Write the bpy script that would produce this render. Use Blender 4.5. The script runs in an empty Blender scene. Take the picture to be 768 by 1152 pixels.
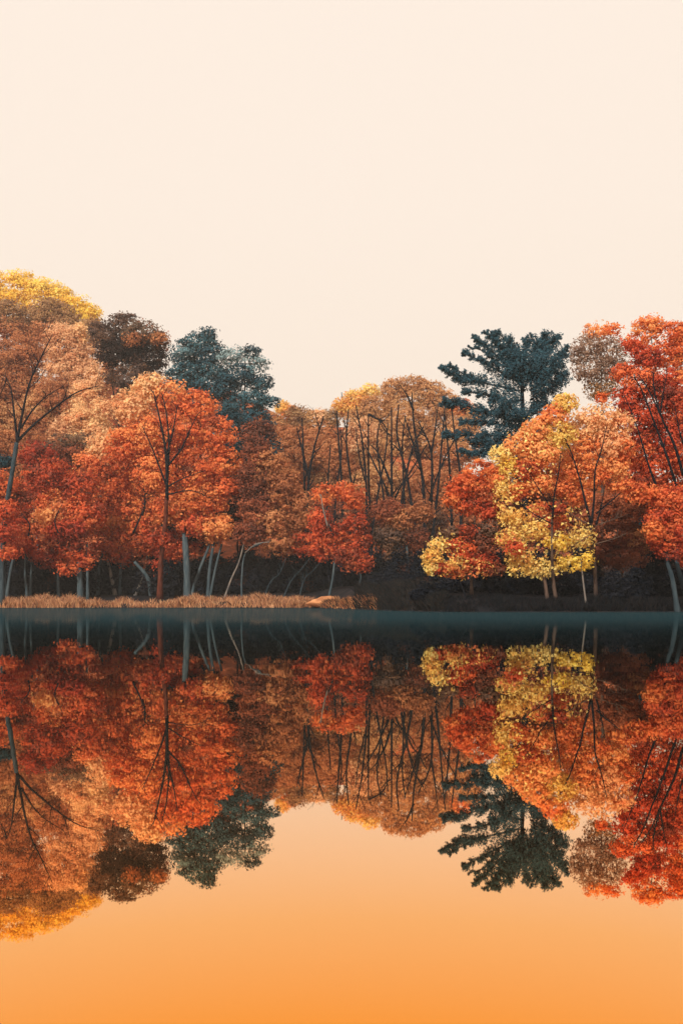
import bpy, math, random
import numpy as np
from mathutils import Vector

random.seed(7)
RS = np.random.RandomState(11)
scene = bpy.context.scene
col = scene.collection
F = 1000.0          # focal length in photo pixels
HZ = 679.0          # horizon row
EYE = 0.45

# ------------------------------------------------------------------ helpers
def s2l(c):
    return tuple((v/255/12.92) if v/255 <= 0.04045 else ((v/255+0.055)/1.055)**2.4 for v in c)

def P(px, py, Y):
    return np.array([(px-384)/F*Y, Y, EYE+(HZ-py)/F*Y])

def smooth(a, b, x):
    t = np.clip((np.asarray(x, float)-a)/(b-a), 0, 1)
    return t*t*(3-2*t)

def vnoise(x, y, s, seed=0):
    x = np.asarray(x, float)/s; y = np.asarray(y, float)/s
    xi = np.floor(x); yi = np.floor(y); fx = x-xi; fy = y-yi
    fx = fx*fx*(3-2*fx); fy = fy*fy*(3-2*fy)
    def h(a, b):
        v = np.sin(a*127.1+b*311.7+seed*74.7)*43758.5453
        return v-np.floor(v)
    return (h(xi, yi)*(1-fx)+h(xi+1, yi)*fx)*(1-fy)+(h(xi, yi+1)*(1-fx)+h(xi+1, yi+1)*fx)*fy

def shore(x, y=None):
    """distance of the waterline along +Y for a given x"""
    x = np.asarray(x, float)
    s = 90-42*smooth(-4, 6.5, x)
    s = s+1.6*(vnoise(x, x*0, 9, 3)-.5)+.7*(vnoise(x, x*0, 2.3, 5)-.5)
    return s

def ground(x, y):
    x = np.asarray(x, float); y = np.asarray(y, float)
    d = y-shore(x)
    z = np.where(d < 0, np.maximum(d*.22, -2.2), 0.30*smooth(0, 1.6, d)+.10*np.clip(d, 0, 14))
    left = smooth(30, -25, x+0*(y)); left = 1-smooth(-30, 6, x)
    right = smooth(6, 34, x)
    hill = left*46*smooth(8, 105, d)+right*17*smooth(8, 90, d)+(1-left-right).clip(0, 1)*30*smooth(102, 165, y)
    z = z+hill+np.where(d > 0, .25*(vnoise(x, y, 3, 1)-.5)*smooth(0, 3, d), 0)+np.where(d > 6, 1.4*(vnoise(x, y, 17, 2)-.5)*smooth(6, 20, d), 0)
    return z

def gz(x, y):
    return float(ground(np.array([x]), np.array([y]))[0])

def tag(o, label=None, cat=None, group=None, kind=None):
    if label: o['label'] = label
    if cat: o['category'] = cat
    if group: o['group'] = group
    if kind: o['kind'] = kind
    return o

def link_mesh(name, verts, faces, mat, parent=None, colors=None, smooth_shade=False, origin=None):
    """verts (n,3) array in world space, faces (m,k) array or list"""
    verts = np.asarray(verts, float)
    org = np.zeros(3) if origin is None else np.asarray(origin, float)
    me = bpy.data.meshes.new(name)
    v = verts-org
    if isinstance(faces, np.ndarray):
        m, k = faces.shape
        me.vertices.add(len(v)); me.vertices.foreach_set('co', v.astype(np.float32).ravel())
        me.loops.add(m*k); me.loops.foreach_set('vertex_index', faces.astype(np.int32).ravel())
        me.polygons.add(m); me.polygons.foreach_set('loop_start', (np.arange(m)*k).astype(np.int32))
        me.polygons.foreach_set('loop_total', np.full(m, k, np.int32))
        me.update(calc_edges=True)
    else:
        me.from_pydata([tuple(p) for p in v], [], faces); me.update()
    if smooth_shade:
        me.polygons.foreach_set('use_smooth', np.ones(len(me.polygons), bool))
    if colors is not None:
        a = me.attributes.new('tint', 'FLOAT_COLOR', 'FACE')
        c = np.concatenate([colors, np.ones((len(colors), 1))], 1).astype(np.float32)
        a.data.foreach_set('color', c.ravel())
    me.materials.append(mat)
    me.validate()
    o = bpy.data.objects.new(name, me); col.objects.link(o)
    if parent is not None:
        o.parent = parent
        o.location = org-np.array(parent.location)
    else:
        o.location = org
    return o

def empty(name, loc):
    o = bpy.data.objects.new(name, None); col.objects.link(o)
    o.location = tuple(float(v) for v in loc); o.empty_display_size = .3
    return o

# ------------------------------------------------------------------ materials
def new_mat(name):
    m = bpy.data.materials.new(name); m.use_nodes = True
    nt = m.node_tree; nt.nodes.clear()
    out = nt.nodes.new('ShaderNodeOutputMaterial')
    return m, nt, out

def leaf_material(name, trans=.35, rough=.6):
    m, nt, out = new_mat(name)
    at = nt.nodes.new('ShaderNodeAttribute'); at.attribute_name = 'tint'
    geo = nt.nodes.new('ShaderNodeTexCoord')
    nz = nt.nodes.new('ShaderNodeTexNoise'); nz.inputs['Scale'].default_value = 2.5; nz.inputs['Detail'].default_value = 3
    nt.links.new(geo.outputs['Object'], nz.inputs['Vector'])
    hsv = nt.nodes.new('ShaderNodeHueSaturation')
    mr = nt.nodes.new('ShaderNodeMapRange'); mr.inputs['To Min'].default_value = .88; mr.inputs['To Max'].default_value = 1.12
    nt.links.new(nz.outputs['Fac'], mr.inputs['Value']); nt.links.new(mr.outputs[0], hsv.inputs['Value'])
    nt.links.new(at.outputs['Color'], hsv.inputs['Color'])
    d = nt.nodes.new('ShaderNodeBsdfPrincipled'); d.inputs['Roughness'].default_value = rough
    d.inputs['Specular IOR Level'].default_value = .05
    t = nt.nodes.new('ShaderNodeBsdfTranslucent')
    mx = nt.nodes.new('ShaderNodeMixShader'); mx.inputs[0].default_value = trans
    nt.links.new(hsv.outputs[0], d.inputs['Base Color']); nt.links.new(hsv.outputs[0], t.inputs['Color'])
    nt.links.new(d.outputs[0], mx.inputs[1]); nt.links.new(t.outputs[0], mx.inputs[2])
    nt.links.new(mx.outputs[0], out.inputs['Surface'])
    return m

def noise_mat(name, c1, c2, scale, rough=.9, stretch=(1, 1, 1), bump=.3, detail=5, c3=None):
    m, nt, out = new_mat(name)
    tc = nt.nodes.new('ShaderNodeTexCoord'); mp = nt.nodes.new('ShaderNodeMapping'); mp.inputs['Scale'].default_value = stretch
    nz = nt.nodes.new('ShaderNodeTexNoise'); nz.inputs['Scale'].default_value = scale; nz.inputs['Detail'].default_value = detail
    rp = nt.nodes.new('ShaderNodeValToRGB')
    rp.color_ramp.elements[0].position = .33; rp.color_ramp.elements[0].color = (*c1, 1)
    rp.color_ramp.elements[1].position = .68; rp.color_ramp.elements[1].color = (*c2, 1)
    if c3:
        e = rp.color_ramp.elements.new(.5); e.color = (*c3, 1)
    p = nt.nodes.new('ShaderNodeBsdfPrincipled'); p.inputs['Roughness'].default_value = rough
    p.inputs['Specular IOR Level'].default_value = .06
    b = nt.nodes.new('ShaderNodeBump'); b.inputs['Strength'].default_value = bump
    L = nt.links.new
    L(tc.outputs['Object'], mp.inputs[0]); L(mp.outputs[0], nz.inputs['Vector']); L(nz.outputs['Fac'], rp.inputs[0])
    L(rp.outputs[0], p.inputs['Base Color']); L(nz.outputs['Fac'], b.inputs['Height']); L(b.outputs[0], p.inputs['Normal'])
    L(p.outputs[0], out.inputs['Surface'])
    return m

LEAF = leaf_material('autumn_leaves', .45)
NEEDLE = leaf_material('evergreen_needles', .12)
GRASS = leaf_material('dry_grass', .3)
BARK = {
    'grey': noise_mat('grey_bark', s2l((46, 60, 68)), s2l((76, 86, 90)), 1.5, stretch=(3, 3, .6)),
    'dim': noise_mat('slate_bark', s2l((36, 48, 56)), s2l((58, 70, 76)), 1.5, stretch=(3, 3, .6)),
    'dark': noise_mat('dark_bark', s2l((13, 15, 20)), s2l((26, 28, 34)), 2.0, stretch=(3, 3, .6)),
    'rust': noise_mat('reddish_bark', s2l((66, 34, 28)), s2l((104, 54, 40)), 1.5, stretch=(3, 3, .6)),
    'pale': noise_mat('pale_bark', s2l((84, 82, 82)), s2l((128, 116, 106)), 1.5, stretch=(3, 3, .6)),
    'brown': noise_mat('brown_bark', s2l((58, 48, 46)), s2l((100, 80, 68)), 1.5, stretch=(3, 3, .6)),
}

# ------------------------------------------------------------------ palettes (leaf colours as seen in full light; the last two hold shade)
K = .86
PAL = {
    'yellow':   [(250, 198, 62), (252, 190, 54), (250, 206, 84)],
    'gold': [(252, 212, 110), (246, 192, 82), (240, 170, 70), (234, 140, 62)],
    'yellowred': [(250, 205, 90), (244, 176, 76), (240, 140, 66), (226, 96, 48)],
    'orange': [(248, 134, 70), (242, 112, 58), (236, 98, 50), (212, 80, 42), (170, 66, 40)],
    'tangerine': [(248, 156, 90), (246, 138, 74), (240, 118, 62), (222, 98, 54)],
    'peach': [(242, 172, 124), (238, 156, 108), (230, 138, 92), (216, 116, 74)],
    'salmon': [(228, 156, 116), (220, 146, 106), (208, 130, 92), (186, 108, 74)],
    'red': [(236, 104, 58), (222, 80, 42), (204, 64, 36), (176, 54, 34), (128, 48, 36)],
    'crimson': [(204, 64, 38), (182, 52, 32), (158, 42, 30), (116, 40, 32)],
    'rust': [(200, 108, 66), (184, 94, 56), (172, 82, 48), (146, 68, 42)],
    'brown': [(170, 108, 70), (156, 94, 62), (140, 82, 54), (120, 70, 48)],
    'hill': [(210, 134, 86), (200, 124, 78), (192, 114, 72), (176, 100, 62)],
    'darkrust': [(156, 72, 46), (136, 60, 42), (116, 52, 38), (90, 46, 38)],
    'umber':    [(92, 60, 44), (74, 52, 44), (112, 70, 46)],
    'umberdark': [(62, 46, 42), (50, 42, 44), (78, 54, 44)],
    'greybrown': [(150, 114, 92), (136, 100, 82), (168, 124, 96)],
    'olive':    [(104, 70, 48), (84, 64, 50), (140, 72, 46)],
    'teal': [(60, 96, 106), (50, 82, 94), (42, 72, 84)],
    'tealgrey': [(112, 134, 136), (84, 112, 118), (62, 94, 102)],
    'pine': [(48, 80, 92), (42, 72, 84), (38, 64, 76)],
    'shadeblack':    [(30, 36, 46), (24, 30, 40), (40, 42, 50)],  # understory shade put into the shrub leaf colour
    'shaderust': [(74, 46, 42), (56, 40, 40), (44, 34, 38)],  # rusty shrub leaves, darkened in colour for understory shade
}
DARKS = ('shadeblack', 'shaderust', 'teal', 'pine', 'umberdark')
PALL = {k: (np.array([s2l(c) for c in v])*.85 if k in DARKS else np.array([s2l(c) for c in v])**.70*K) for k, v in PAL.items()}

for k, g_ in (('salmon', 1.25), ('peach', 1.22), ('hill', 1.12), ('rust', 1.06), ('yellow', 1.14), ('gold', 1.08), ('tangerine', 1.06), ('shadeblack', 1.15)):
    PALL[k] = PALL[k]*g_
for k in ('salmon', 'peach', 'hill', 'rust', 'brown', 'tangerine', 'orange', 'darkrust', 'red', 'crimson'):
    PALL[k] = PALL[k]*np.array([1, .97, .82])
for k in ('hill', 'salmon', 'peach', 'rust', 'brown'):
    PALL[k] = PALL[k]*np.array([.95, 1.12, 1.16])

# ------------------------------------------------------------------ leaves
def leaf_quads(cen, nrm, size, aspect=.75):
    """rhombic leaf clusters: cen (n,3), nrm (n,3), size (n,)"""
    n = len(cen)
    nrm = nrm/np.maximum(np.linalg.norm(nrm, axis=1, keepdims=True), 1e-6)
    r = RS.normal(size=(n, 3))
    u = np.cross(nrm, r); u /= np.maximum(np.linalg.norm(u, axis=1, keepdims=True), 1e-6)
    w = np.cross(nrm, u)
    s = size[:, None]
    droop = nrm*s*.22
    a = cen-u*s*.62
    b = cen-w*s*.5*aspect+u*s*.05*RS.normal(size=(n, 1))+droop
    c = cen+u*s*.62
    d = cen+w*s*.5*aspect+u*s*.05*RS.normal(size=(n, 1))+droop
    v = np.stack([a, b, c, d], 1).reshape(-1, 3)
    f = np.arange(n*4).reshape(n, 4)
    return v, f

def lobe_leaves(Y, lobe, leaf_px, dens, clump=1.0):
    px, py, rx, ry = lobe[:4]
    pal = PALL[lobe[4]]
    dY = lobe[5] if len(lobe) > 5 else 0
    dn = dens*(lobe[6] if len(lobe) > 6 else 1)
    s = Y/F
    c = P(px, py, Y+dY)
    rad = np.array([rx*s, .42*(rx+ry)*s, ry*s])
    rc_px = min(max(.24*math.sqrt(rx*ry), 4.0), 10.0)*clump
    rc = rc_px*s
    area = math.pi*rx*ry
    nc = int(max(6, 4.0*area/(math.pi*rc_px**2)*1.35))
    dr = RS.normal(size=(nc, 3)); dr /= np.linalg.norm(dr, axis=1, keepdims=True)
    rr = RS.uniform(.25, 1, nc)**.5
    inner = np.maximum(rad-rc*.55, rad*.4)
    lump = 1+.42*(vnoise(dr[:, 0]*3+px, dr[:, 2]*3+dr[:, 1]*2, .8, 31)-.5)
    cc = c+dr*(rr*lump)[:, None]*inner
    hole = vnoise(cc[:, 0]+cc[:, 1]*.15, cc[:, 2]*1.5, 11*s, 37)
    keepc = (hole > .30) | (RS.uniform(size=nc) < .22)
    if keepc.sum() > 5:
        cc, dr, rr = cc[keepc], dr[keepc], rr[keepc]; nc = len(cc)
    pn = vnoise(cc[:, 0]+cc[:, 1]*.7, cc[:, 2]*1.3+cc[:, 1]*.3, 22*s, 17)*.65+vnoise(cc[:, 0], cc[:, 2], 9*s, 23)*.35
    pn = np.clip((pn-.5)*1.9+.45+RS.normal(size=nc)*.13, 0, .999)
    ccol = pal[(pn*len(pal)).astype(int)]*RS.uniform(.9, 1.1, (nc, 1))
    csz = (.42+1.15*RS.uniform(0, 1, nc)**1.4)*rc
    cstr = RS.uniform(.8, 1.4, (nc, 3))*np.array([1.3, 1.1, .62])
    leaf_px = leaf_px*.86
    nl = int(max(20, dn*3.6*area/(leaf_px**2*.42)))
    idx = RS.randint(nc, size=nl)
    d2 = RS.normal(size=(nl, 3)); d2 /= np.linalg.norm(d2, axis=1, keepdims=True)
    r2 = RS.uniform(0, 1, nl)**.45
    off = d2*(r2*csz[idx])[:, None]*cstr[idx]
    cen = cc[idx]+off
    loose = RS.uniform(size=nl) < (.45 if lobe[4] in ('gold', 'yellowred', 'greybrown') else .17)
    fr = RS.uniform(.3, 1.06, nl)**.5
    d3 = RS.normal(size=(nl, 3)); d3 /= np.linalg.norm(d3, axis=1, keepdims=True)
    cen[loose] = (c+d3*fr[:, None]*rad)[loose]
    nrm = d2*.45+dr[idx]*.75+RS.normal(size=(nl, 3))*.36+np.array([0, -.1, .3])
    size = RS.uniform(.65, 1.45, nl)*leaf_px*s
    v, f = leaf_quads(cen, nrm, size)
    colr = ccol[idx]*RS.uniform(.93, 1.07, (nl, 1))
    # now and then a leaf of a neighbouring tone
    sw = RS.uniform(size=nl) < .05
    colr[sw] = pal[RS.randint(len(pal), size=sw.sum())]
    return v, f, colr

def crown_mesh(name, Y, lobes, leaf_px, dens, mat, parent, clump=1.0):
    V, Fc, C, n = [], [], [], 0
    for lb in lobes:
        v, f, c = lobe_leaves(Y, lb, leaf_px, dens, clump)
        V.append(v); Fc.append(f+n); C.append(c); n += len(v)
    return link_mesh(name, np.concatenate(V), np.concatenate(Fc), mat, parent, np.clip(np.concatenate(C), 0, .92))

# ------------------------------------------------------------------ wood
def catmull(pts, n=5):
    pts = [np.array(p, float) for p in pts]
    if len(pts) < 3:
        return [pts[0]+(pts[1]-pts[0])*t for t in np.linspace(0, 1, n+1)]
    q = [2*pts[0]-pts[1]]+pts+[2*pts[-1]-pts[-2]]
    out = []
    for i in range(1, len(q)-2):
        for k in range(n):
            t = k/n
            out.append(.5*((2*q[i])+(q[i+1]-q[i-1])*t+(2*q[i-1]-5*q[i]+4*q[i+1]-q[i+2])*t*t+(-q[i-1]+3*q[i]-3*q[i+1]+q[i+2])*t**3))
    out.append(pts[-1])
    return out

def tube(path, r0, r1, sides=7, flare=0.0):
    path = np.array(path); n = len(path)
    V = []; Fc = []
    t = np.gradient(path, axis=0); t /= np.maximum(np.linalg.norm(t, axis=1, keepdims=True), 1e-6)
    ref = np.array([.0, 1, 0])
    for i in range(n):
        u = np.cross(t[i], ref); u /= max(np.linalg.norm(u), 1e-6); w = np.cross(t[i], u)
        f = i/(n-1)
        r = r0+(r1-r0)*f**.85
        if flare and i < 3: r *= 1+flare*(1-i/3)**2
        r *= 1+.07*math.sin(i*2.3+path[0][0])
        for k in range(sides):
            a = 2*math.pi*k/sides
            V.append(path[i]+(u*math.cos(a)+w*math.sin(a))*r)
    for i in range(n-1):
        for k in range(sides):
            Fc.append((i*sides+k, i*sides+(k+1) % sides, (i+1)*sides+(k+1) % sides, (i+1)*sides+k))
    Fc.append(tuple(range(sides))[::-1]); Fc.append(tuple(range((n-1)*sides, n*sides)))
    return V, Fc

def twigs_from(path, r, count, length, spread=.8, start=.3):
    out = []
    n = len(path)
    for _ in range(count):
        i = random.randint(int(n*start), n-2)
        p = np.array(path[i]); d = np.array(path[i+1])-np.array(path[i]); d /= max(np.linalg.norm(d), 1e-6)
        side = np.array([random.choice([-1, 1])*random.uniform(.4, 1), random.uniform(-.7, .7), random.uniform(-.1, .7)])
        dd = d*.7+side*spread; dd /= np.linalg.norm(dd)
        L = length*random.uniform(.5, 1.2)
        q = [p, p+dd*L*.5+np.array([random.uniform(-.06, .06)*L, 0, random.uniform(-.03, .06)*L]),
             p+dd*L*.9+np.array([random.uniform(-.1, .1)*L, 0, random.uniform(.02, .2)*L])]
        out.append((catmull(q, 3), r*.5*(1-i/n*.6)))
    return out

def wood(name, Y, pts, w0, w1, bark, parent, twigs=0, twig_len=10, base_ground=False, sides=7, flare=0, jitter=.6):
    """pts in photo px (px, py, dY); widths in px at that distance"""
    s = Y/F
    world = []
    for i, p in enumerate(pts):
        px, py = p[0], p[1]; dy = p[2] if len(p) > 2 else 0
        y = Y+dy
        if i == 0 and base_ground:
            x = (px-384)/F*y
            world.append(np.array([x, y, gz(x, y)-.12]))
        else:
            world.append(P(px+(random.uniform(-jitter, jitter) if i else 0), py, y))
    path = catmull(world, 5)
    V, Fc = tube(path, w0*s*.5, max(w1*s*.5, .004), sides, flare)
    V = list(V); n = len(V)
    for tp, tr in twigs_from(path, w0*s*.5, twigs, twig_len*s):
        v, f = tube(tp, max(tr, .3*s), .12*s, 4)
        V += v; Fc += [tuple(a+n for a in ff) for ff in f]; n = len(V)
        for tp2, tr2 in twigs_from(tp, tr, 2, twig_len*s*.5, start=.2):
            v, f = tube(tp2, max(tr2, .22*s), .1*s, 3)
            V += v; Fc += [tuple(a+n for a in ff) for ff in f]; n = len(V)
    return link_mesh(name, V, Fc, BARK[bark], parent, smooth_shade=True)

def tree(name, label, Y, basepx, lobes, trunks=(), branches=(), bark='grey', leaf=2.6, dens=1.0, mat=None,
         group=None, cat='tree', clump=1.0):
    x = (basepx-384)/F*Y
    root = empty(name, (x, Y, gz(x, Y)))
    tag(root, label, cat, group)
    if not trunks:
        top = min(l[1] for l in lobes); bot = max(l[1]+l[3]*.5 for l in lobes)
        trunks = [([(basepx, 0), (basepx+1, (bot+HZ)/2 if bot < HZ else bot), (lobes[0][0], top)], 4, 1, bark)]
    for t in trunks:
        wood('trunk', Y, t[0], t[1], t[2], t[3] if len(t) > 3 else bark, root, base_ground=True, flare=.35,
             twigs=t[4] if len(t) > 4 else 0, twig_len=14)
    for b in branches:
        wood('branch', Y, b[0], b[1], b[2], b[3] if len(b) > 3 else bark, root, twigs=b[4] if len(b) > 4 else 3, twig_len=b[5] if len(b) > 5 else 10)
    if lobes:
        crown_mesh('crown', Y, lobes, leaf, dens, mat or LEAF, root, clump)
    return root

# ------------------------------------------------------------------ world, sun, camera
W = bpy.data.worlds.new('World'); scene.world = W; W.use_nodes = True
nt = W.node_tree; nt.nodes.clear(); L = nt.links.new
out = nt.nodes.new('ShaderNodeOutputWorld'); bg = nt.nodes.new('ShaderNodeBackground')
SUN_EL, SUN_AZ = math.radians(33), math.radians(203)     # azimuth from +Y (away from camera), clockwise: behind, a little to the left
sky = nt.nodes.new('ShaderNodeTexSky'); sky.sky_type = 'NISHITA'; sky.sun_disc = False
sky.sun_elevation = SUN_EL; sky.sun_rotation = SUN_AZ; sky.dust_density = 4
tc = nt.nodes.new('ShaderNodeTexCoord'); sp = nt.nodes.new('ShaderNodeSeparateXYZ')
rp = nt.nodes.new('ShaderNodeValToRGB'); cr = rp.color_ramp
cr.elements[0].position = 0; cr.elements[0].color = (*s2l((254, 235, 215)), 1)
cr.elements[1].position = 1; cr.elements[1].color = (*s2l((254, 240, 228)), 1)
e = cr.elements.new(.12); e.color = (*s2l((254, 236, 217)), 1)
e = cr.elements.new(.40); e.color = (*s2l((255, 239, 224)), 1)
sc = nt.nodes.new('ShaderNodeVectorMath'); sc.operation = 'SCALE'; sc.inputs['Scale'].default_value = .06
mx = nt.nodes.new('ShaderNodeMix'); mx.data_type = 'RGBA'; mx.inputs['Factor'].default_value = .97
L(tc.outputs['Generated'], sp.inputs[0]); L(sp.outputs['Z'], rp.inputs[0])
L(sky.outputs[0], sc.inputs[0]); L(sc.outputs[0], mx.inputs['A']); L(rp.outputs[0], mx.inputs['B'])
L(mx.outputs['Result'], bg.inputs['Color']); bg.inputs['Strength'].default_value = 1.04
L(bg.outputs[0], out.inputs['Surface'])

sl = bpy.data.lights.new('sun', 'SUN'); sl.energy = 4.8; sl.angle = math.radians(.6); sl.color = (1, .93, .82)
so = bpy.data.objects.new('sun', sl); col.objects.link(so)
sd = Vector((math.sin(SUN_AZ)*math.cos(SUN_EL), math.cos(SUN_AZ)*math.cos(SUN_EL), math.sin(SUN_EL)))
so.rotation_euler = (-sd).to_track_quat('-Z', 'Y').to_euler()
so.location = (0, -20, 60)

cam = bpy.data.cameras.new('camera'); co = bpy.data.objects.new('camera', cam); col.objects.link(co)
co.location = (0, 0, EYE); co.rotation_euler = (math.radians(90), 0, 0)
cam.sensor_fit = 'VERTICAL'; cam.sensor_height = 36; cam.lens = 36*F/1152
cam.shift_y = (HZ-576)/1152; cam.clip_start = .05; cam.clip_end = 5000
scene.camera = co
scene.view_settings.view_transform = 'Standard'; scene.view_settings.look = 'None'
scene.view_settings.exposure = 0; scene.view_settings.gamma = 1
scene.render.resolution_x = 682; scene.render.resolution_y = 1024
scene.cycles.max_bounces = 6; scene.cycles.diffuse_bounces = 3; scene.cycles.glossy_bounces = 3

# ------------------------------------------------------------------ ground and water
def axis(dense, lo, hi, step):
    a = list(np.arange(dense[0], dense[1]+1e-6, step)); s = step
    v = a[0]; left = []
    while v > lo: s *= 1.25; v -= s; left.append(v)
    s = step; v = a[-1]; right = []
    while v < hi: s *= 1.25; v += s; right.append(v)
    return np.array(left[::-1]+a+right)
gx = axis((-60, 50), -2500, 2500, .8); gy = axis((40, 200), -2500, 2500, .8)
XX, YY = np.meshgrid(gx, gy); ZZ = ground(XX, YY)
V = np.stack([XX, YY, ZZ], -1).reshape(-1, 3)
nx, ny = len(gx), len(gy)
ii, jj = np.meshgrid(np.arange(nx-1), np.arange(ny-1)); b = jj*nx+ii
Fq = np.stack([b, b+1, b+nx+1, b+nx], -1).reshape(-1, 4)
litter_shade = noise_mat('leaf_litter_and_shade', s2l((22, 24, 29)), s2l((46, 38, 36)), .7, bump=.5, c3=s2l((30, 30, 34)))  # canopy shade painted into the low ground; rust leaves blend in higher up
nt = litter_shade.node_tree; Lk = nt.links.new
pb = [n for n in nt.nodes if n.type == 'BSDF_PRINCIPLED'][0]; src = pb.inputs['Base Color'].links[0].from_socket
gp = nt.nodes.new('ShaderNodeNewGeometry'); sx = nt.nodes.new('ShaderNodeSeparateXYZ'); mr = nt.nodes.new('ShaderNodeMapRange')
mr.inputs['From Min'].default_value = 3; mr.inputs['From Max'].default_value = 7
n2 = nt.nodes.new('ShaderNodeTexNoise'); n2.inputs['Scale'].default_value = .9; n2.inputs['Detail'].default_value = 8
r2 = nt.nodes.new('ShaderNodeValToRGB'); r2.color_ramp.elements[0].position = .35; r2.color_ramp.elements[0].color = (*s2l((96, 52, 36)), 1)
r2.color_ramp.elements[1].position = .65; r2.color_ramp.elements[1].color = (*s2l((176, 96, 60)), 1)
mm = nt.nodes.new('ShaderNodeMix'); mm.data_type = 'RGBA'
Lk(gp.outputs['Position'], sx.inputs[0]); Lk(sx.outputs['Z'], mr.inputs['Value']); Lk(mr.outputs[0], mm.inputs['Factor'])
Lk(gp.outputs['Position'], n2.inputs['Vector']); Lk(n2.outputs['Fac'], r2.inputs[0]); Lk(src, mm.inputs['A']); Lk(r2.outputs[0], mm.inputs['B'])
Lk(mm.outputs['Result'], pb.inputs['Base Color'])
g = link_mesh('ground', V, Fq, litter_shade, smooth_shade=True); tag(g, kind='structure')

m, nt, out = new_mat('lake_water'); L = nt.links.new
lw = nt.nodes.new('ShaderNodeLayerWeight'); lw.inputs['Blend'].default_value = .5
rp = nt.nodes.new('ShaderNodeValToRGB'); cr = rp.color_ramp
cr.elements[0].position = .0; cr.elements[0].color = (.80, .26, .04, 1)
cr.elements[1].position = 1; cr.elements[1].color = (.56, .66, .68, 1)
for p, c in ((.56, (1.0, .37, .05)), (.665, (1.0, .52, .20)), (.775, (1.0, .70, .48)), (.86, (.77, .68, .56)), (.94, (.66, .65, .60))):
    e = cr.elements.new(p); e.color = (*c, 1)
gl = nt.nodes.new('ShaderNodeBsdfGlossy'); gl.inputs['Roughness'].default_value = .012
df = nt.nodes.new('ShaderNodeBsdfDiffuse'); df.inputs['Color'].default_value = (.014, .034, .042, 1)
ms = nt.nodes.new('ShaderNodeMixShader'); ms.inputs[0].default_value = .94
tc = nt.nodes.new('ShaderNodeTexCoord'); mp = nt.nodes.new('ShaderNodeMapping'); mp.inputs['Scale'].default_value = (.45, 2.6, 1)
nz = nt.nodes.new('ShaderNodeTexNoise'); nz.inputs['Scale'].default_value = .55; nz.inputs['Detail'].default_value = 2
bp = nt.nodes.new('ShaderNodeBump'); bp.inputs['Strength'].default_value = .03; bp.inputs['Distance'].default_value = .02
L(tc.outputs['Object'], mp.inputs[0]); L(mp.outputs[0], nz.inputs['Vector']); L(nz.outputs['Fac'], bp.inputs['Height'])
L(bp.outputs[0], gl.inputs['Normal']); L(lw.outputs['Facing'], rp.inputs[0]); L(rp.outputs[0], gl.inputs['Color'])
gp = nt.nodes.new('ShaderNodeNewGeometry'); sx = nt.nodes.new('ShaderNodeSeparateXYZ'); L(gp.outputs['Position'], sx.inputs[0])
ma = nt.nodes.new('ShaderNodeMapRange'); ma.interpolation_type = 'SMOOTHSTEP'; ma.inputs['From Min'].default_value = 8; ma.inputs['From Max'].default_value = 30
L(sx.outputs['Y'], ma.inputs['Value'])
mb = nt.nodes.new('ShaderNodeMapRange'); mb.inputs['To Min'].default_value = .012; mb.inputs['To Max'].default_value = .05; L(ma.outputs[0], mb.inputs['Value']); L(mb.outputs[0], gl.inputs['Roughness'])
mc = nt.nodes.new('ShaderNodeMapRange'); mc.inputs['To Min'].default_value = .975; mc.inputs['To Max'].default_value = .19; L(ma.outputs[0], mc.inputs['Value']); L(mc.outputs[0], ms.inputs[0])  # far water fades to matte teal, painted for the dark understory's reflection
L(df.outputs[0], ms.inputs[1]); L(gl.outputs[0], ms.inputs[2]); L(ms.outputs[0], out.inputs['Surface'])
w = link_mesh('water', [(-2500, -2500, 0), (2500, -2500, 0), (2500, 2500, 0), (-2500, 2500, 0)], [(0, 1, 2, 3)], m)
tag(w, kind='structure')

# ------------------------------------------------------------------ far ridge, left
G_RIDGE = 'trees along the far left ridge'
tree('yellow_tree', 'highest bright yellow crown, at the left edge of the far ridge', 178, 20,
     [(-14, 322, 26, 22, 'yellow'), (22, 322, 24, 19, 'yellow'), (5, 340, 34, 16, 'yellow')], leaf=2.2, group=G_RIDGE)
tree('yellow_tree', 'bright yellow rounded tree on the far ridge, middle one of the three yellow crowns', 176, 58,
     [(52, 328, 24, 16, 'yellow'), (66, 334, 18, 16, 'yellow'), (58, 348, 26, 14, 'yellow')], leaf=2.2, group=G_RIDGE)
tree('yellow_tree', 'bright yellow tree lowest on the far ridge, touching the dark brown tree', 174, 96,
     [(84, 343, 17, 12, 'yellow'), (103, 352, 15, 11, 'yellow'), (90, 360, 24, 14, 'yellow')], leaf=2.2, group=G_RIDGE)
G_LH = 'rust and salmon trees on the left hillside'
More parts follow.
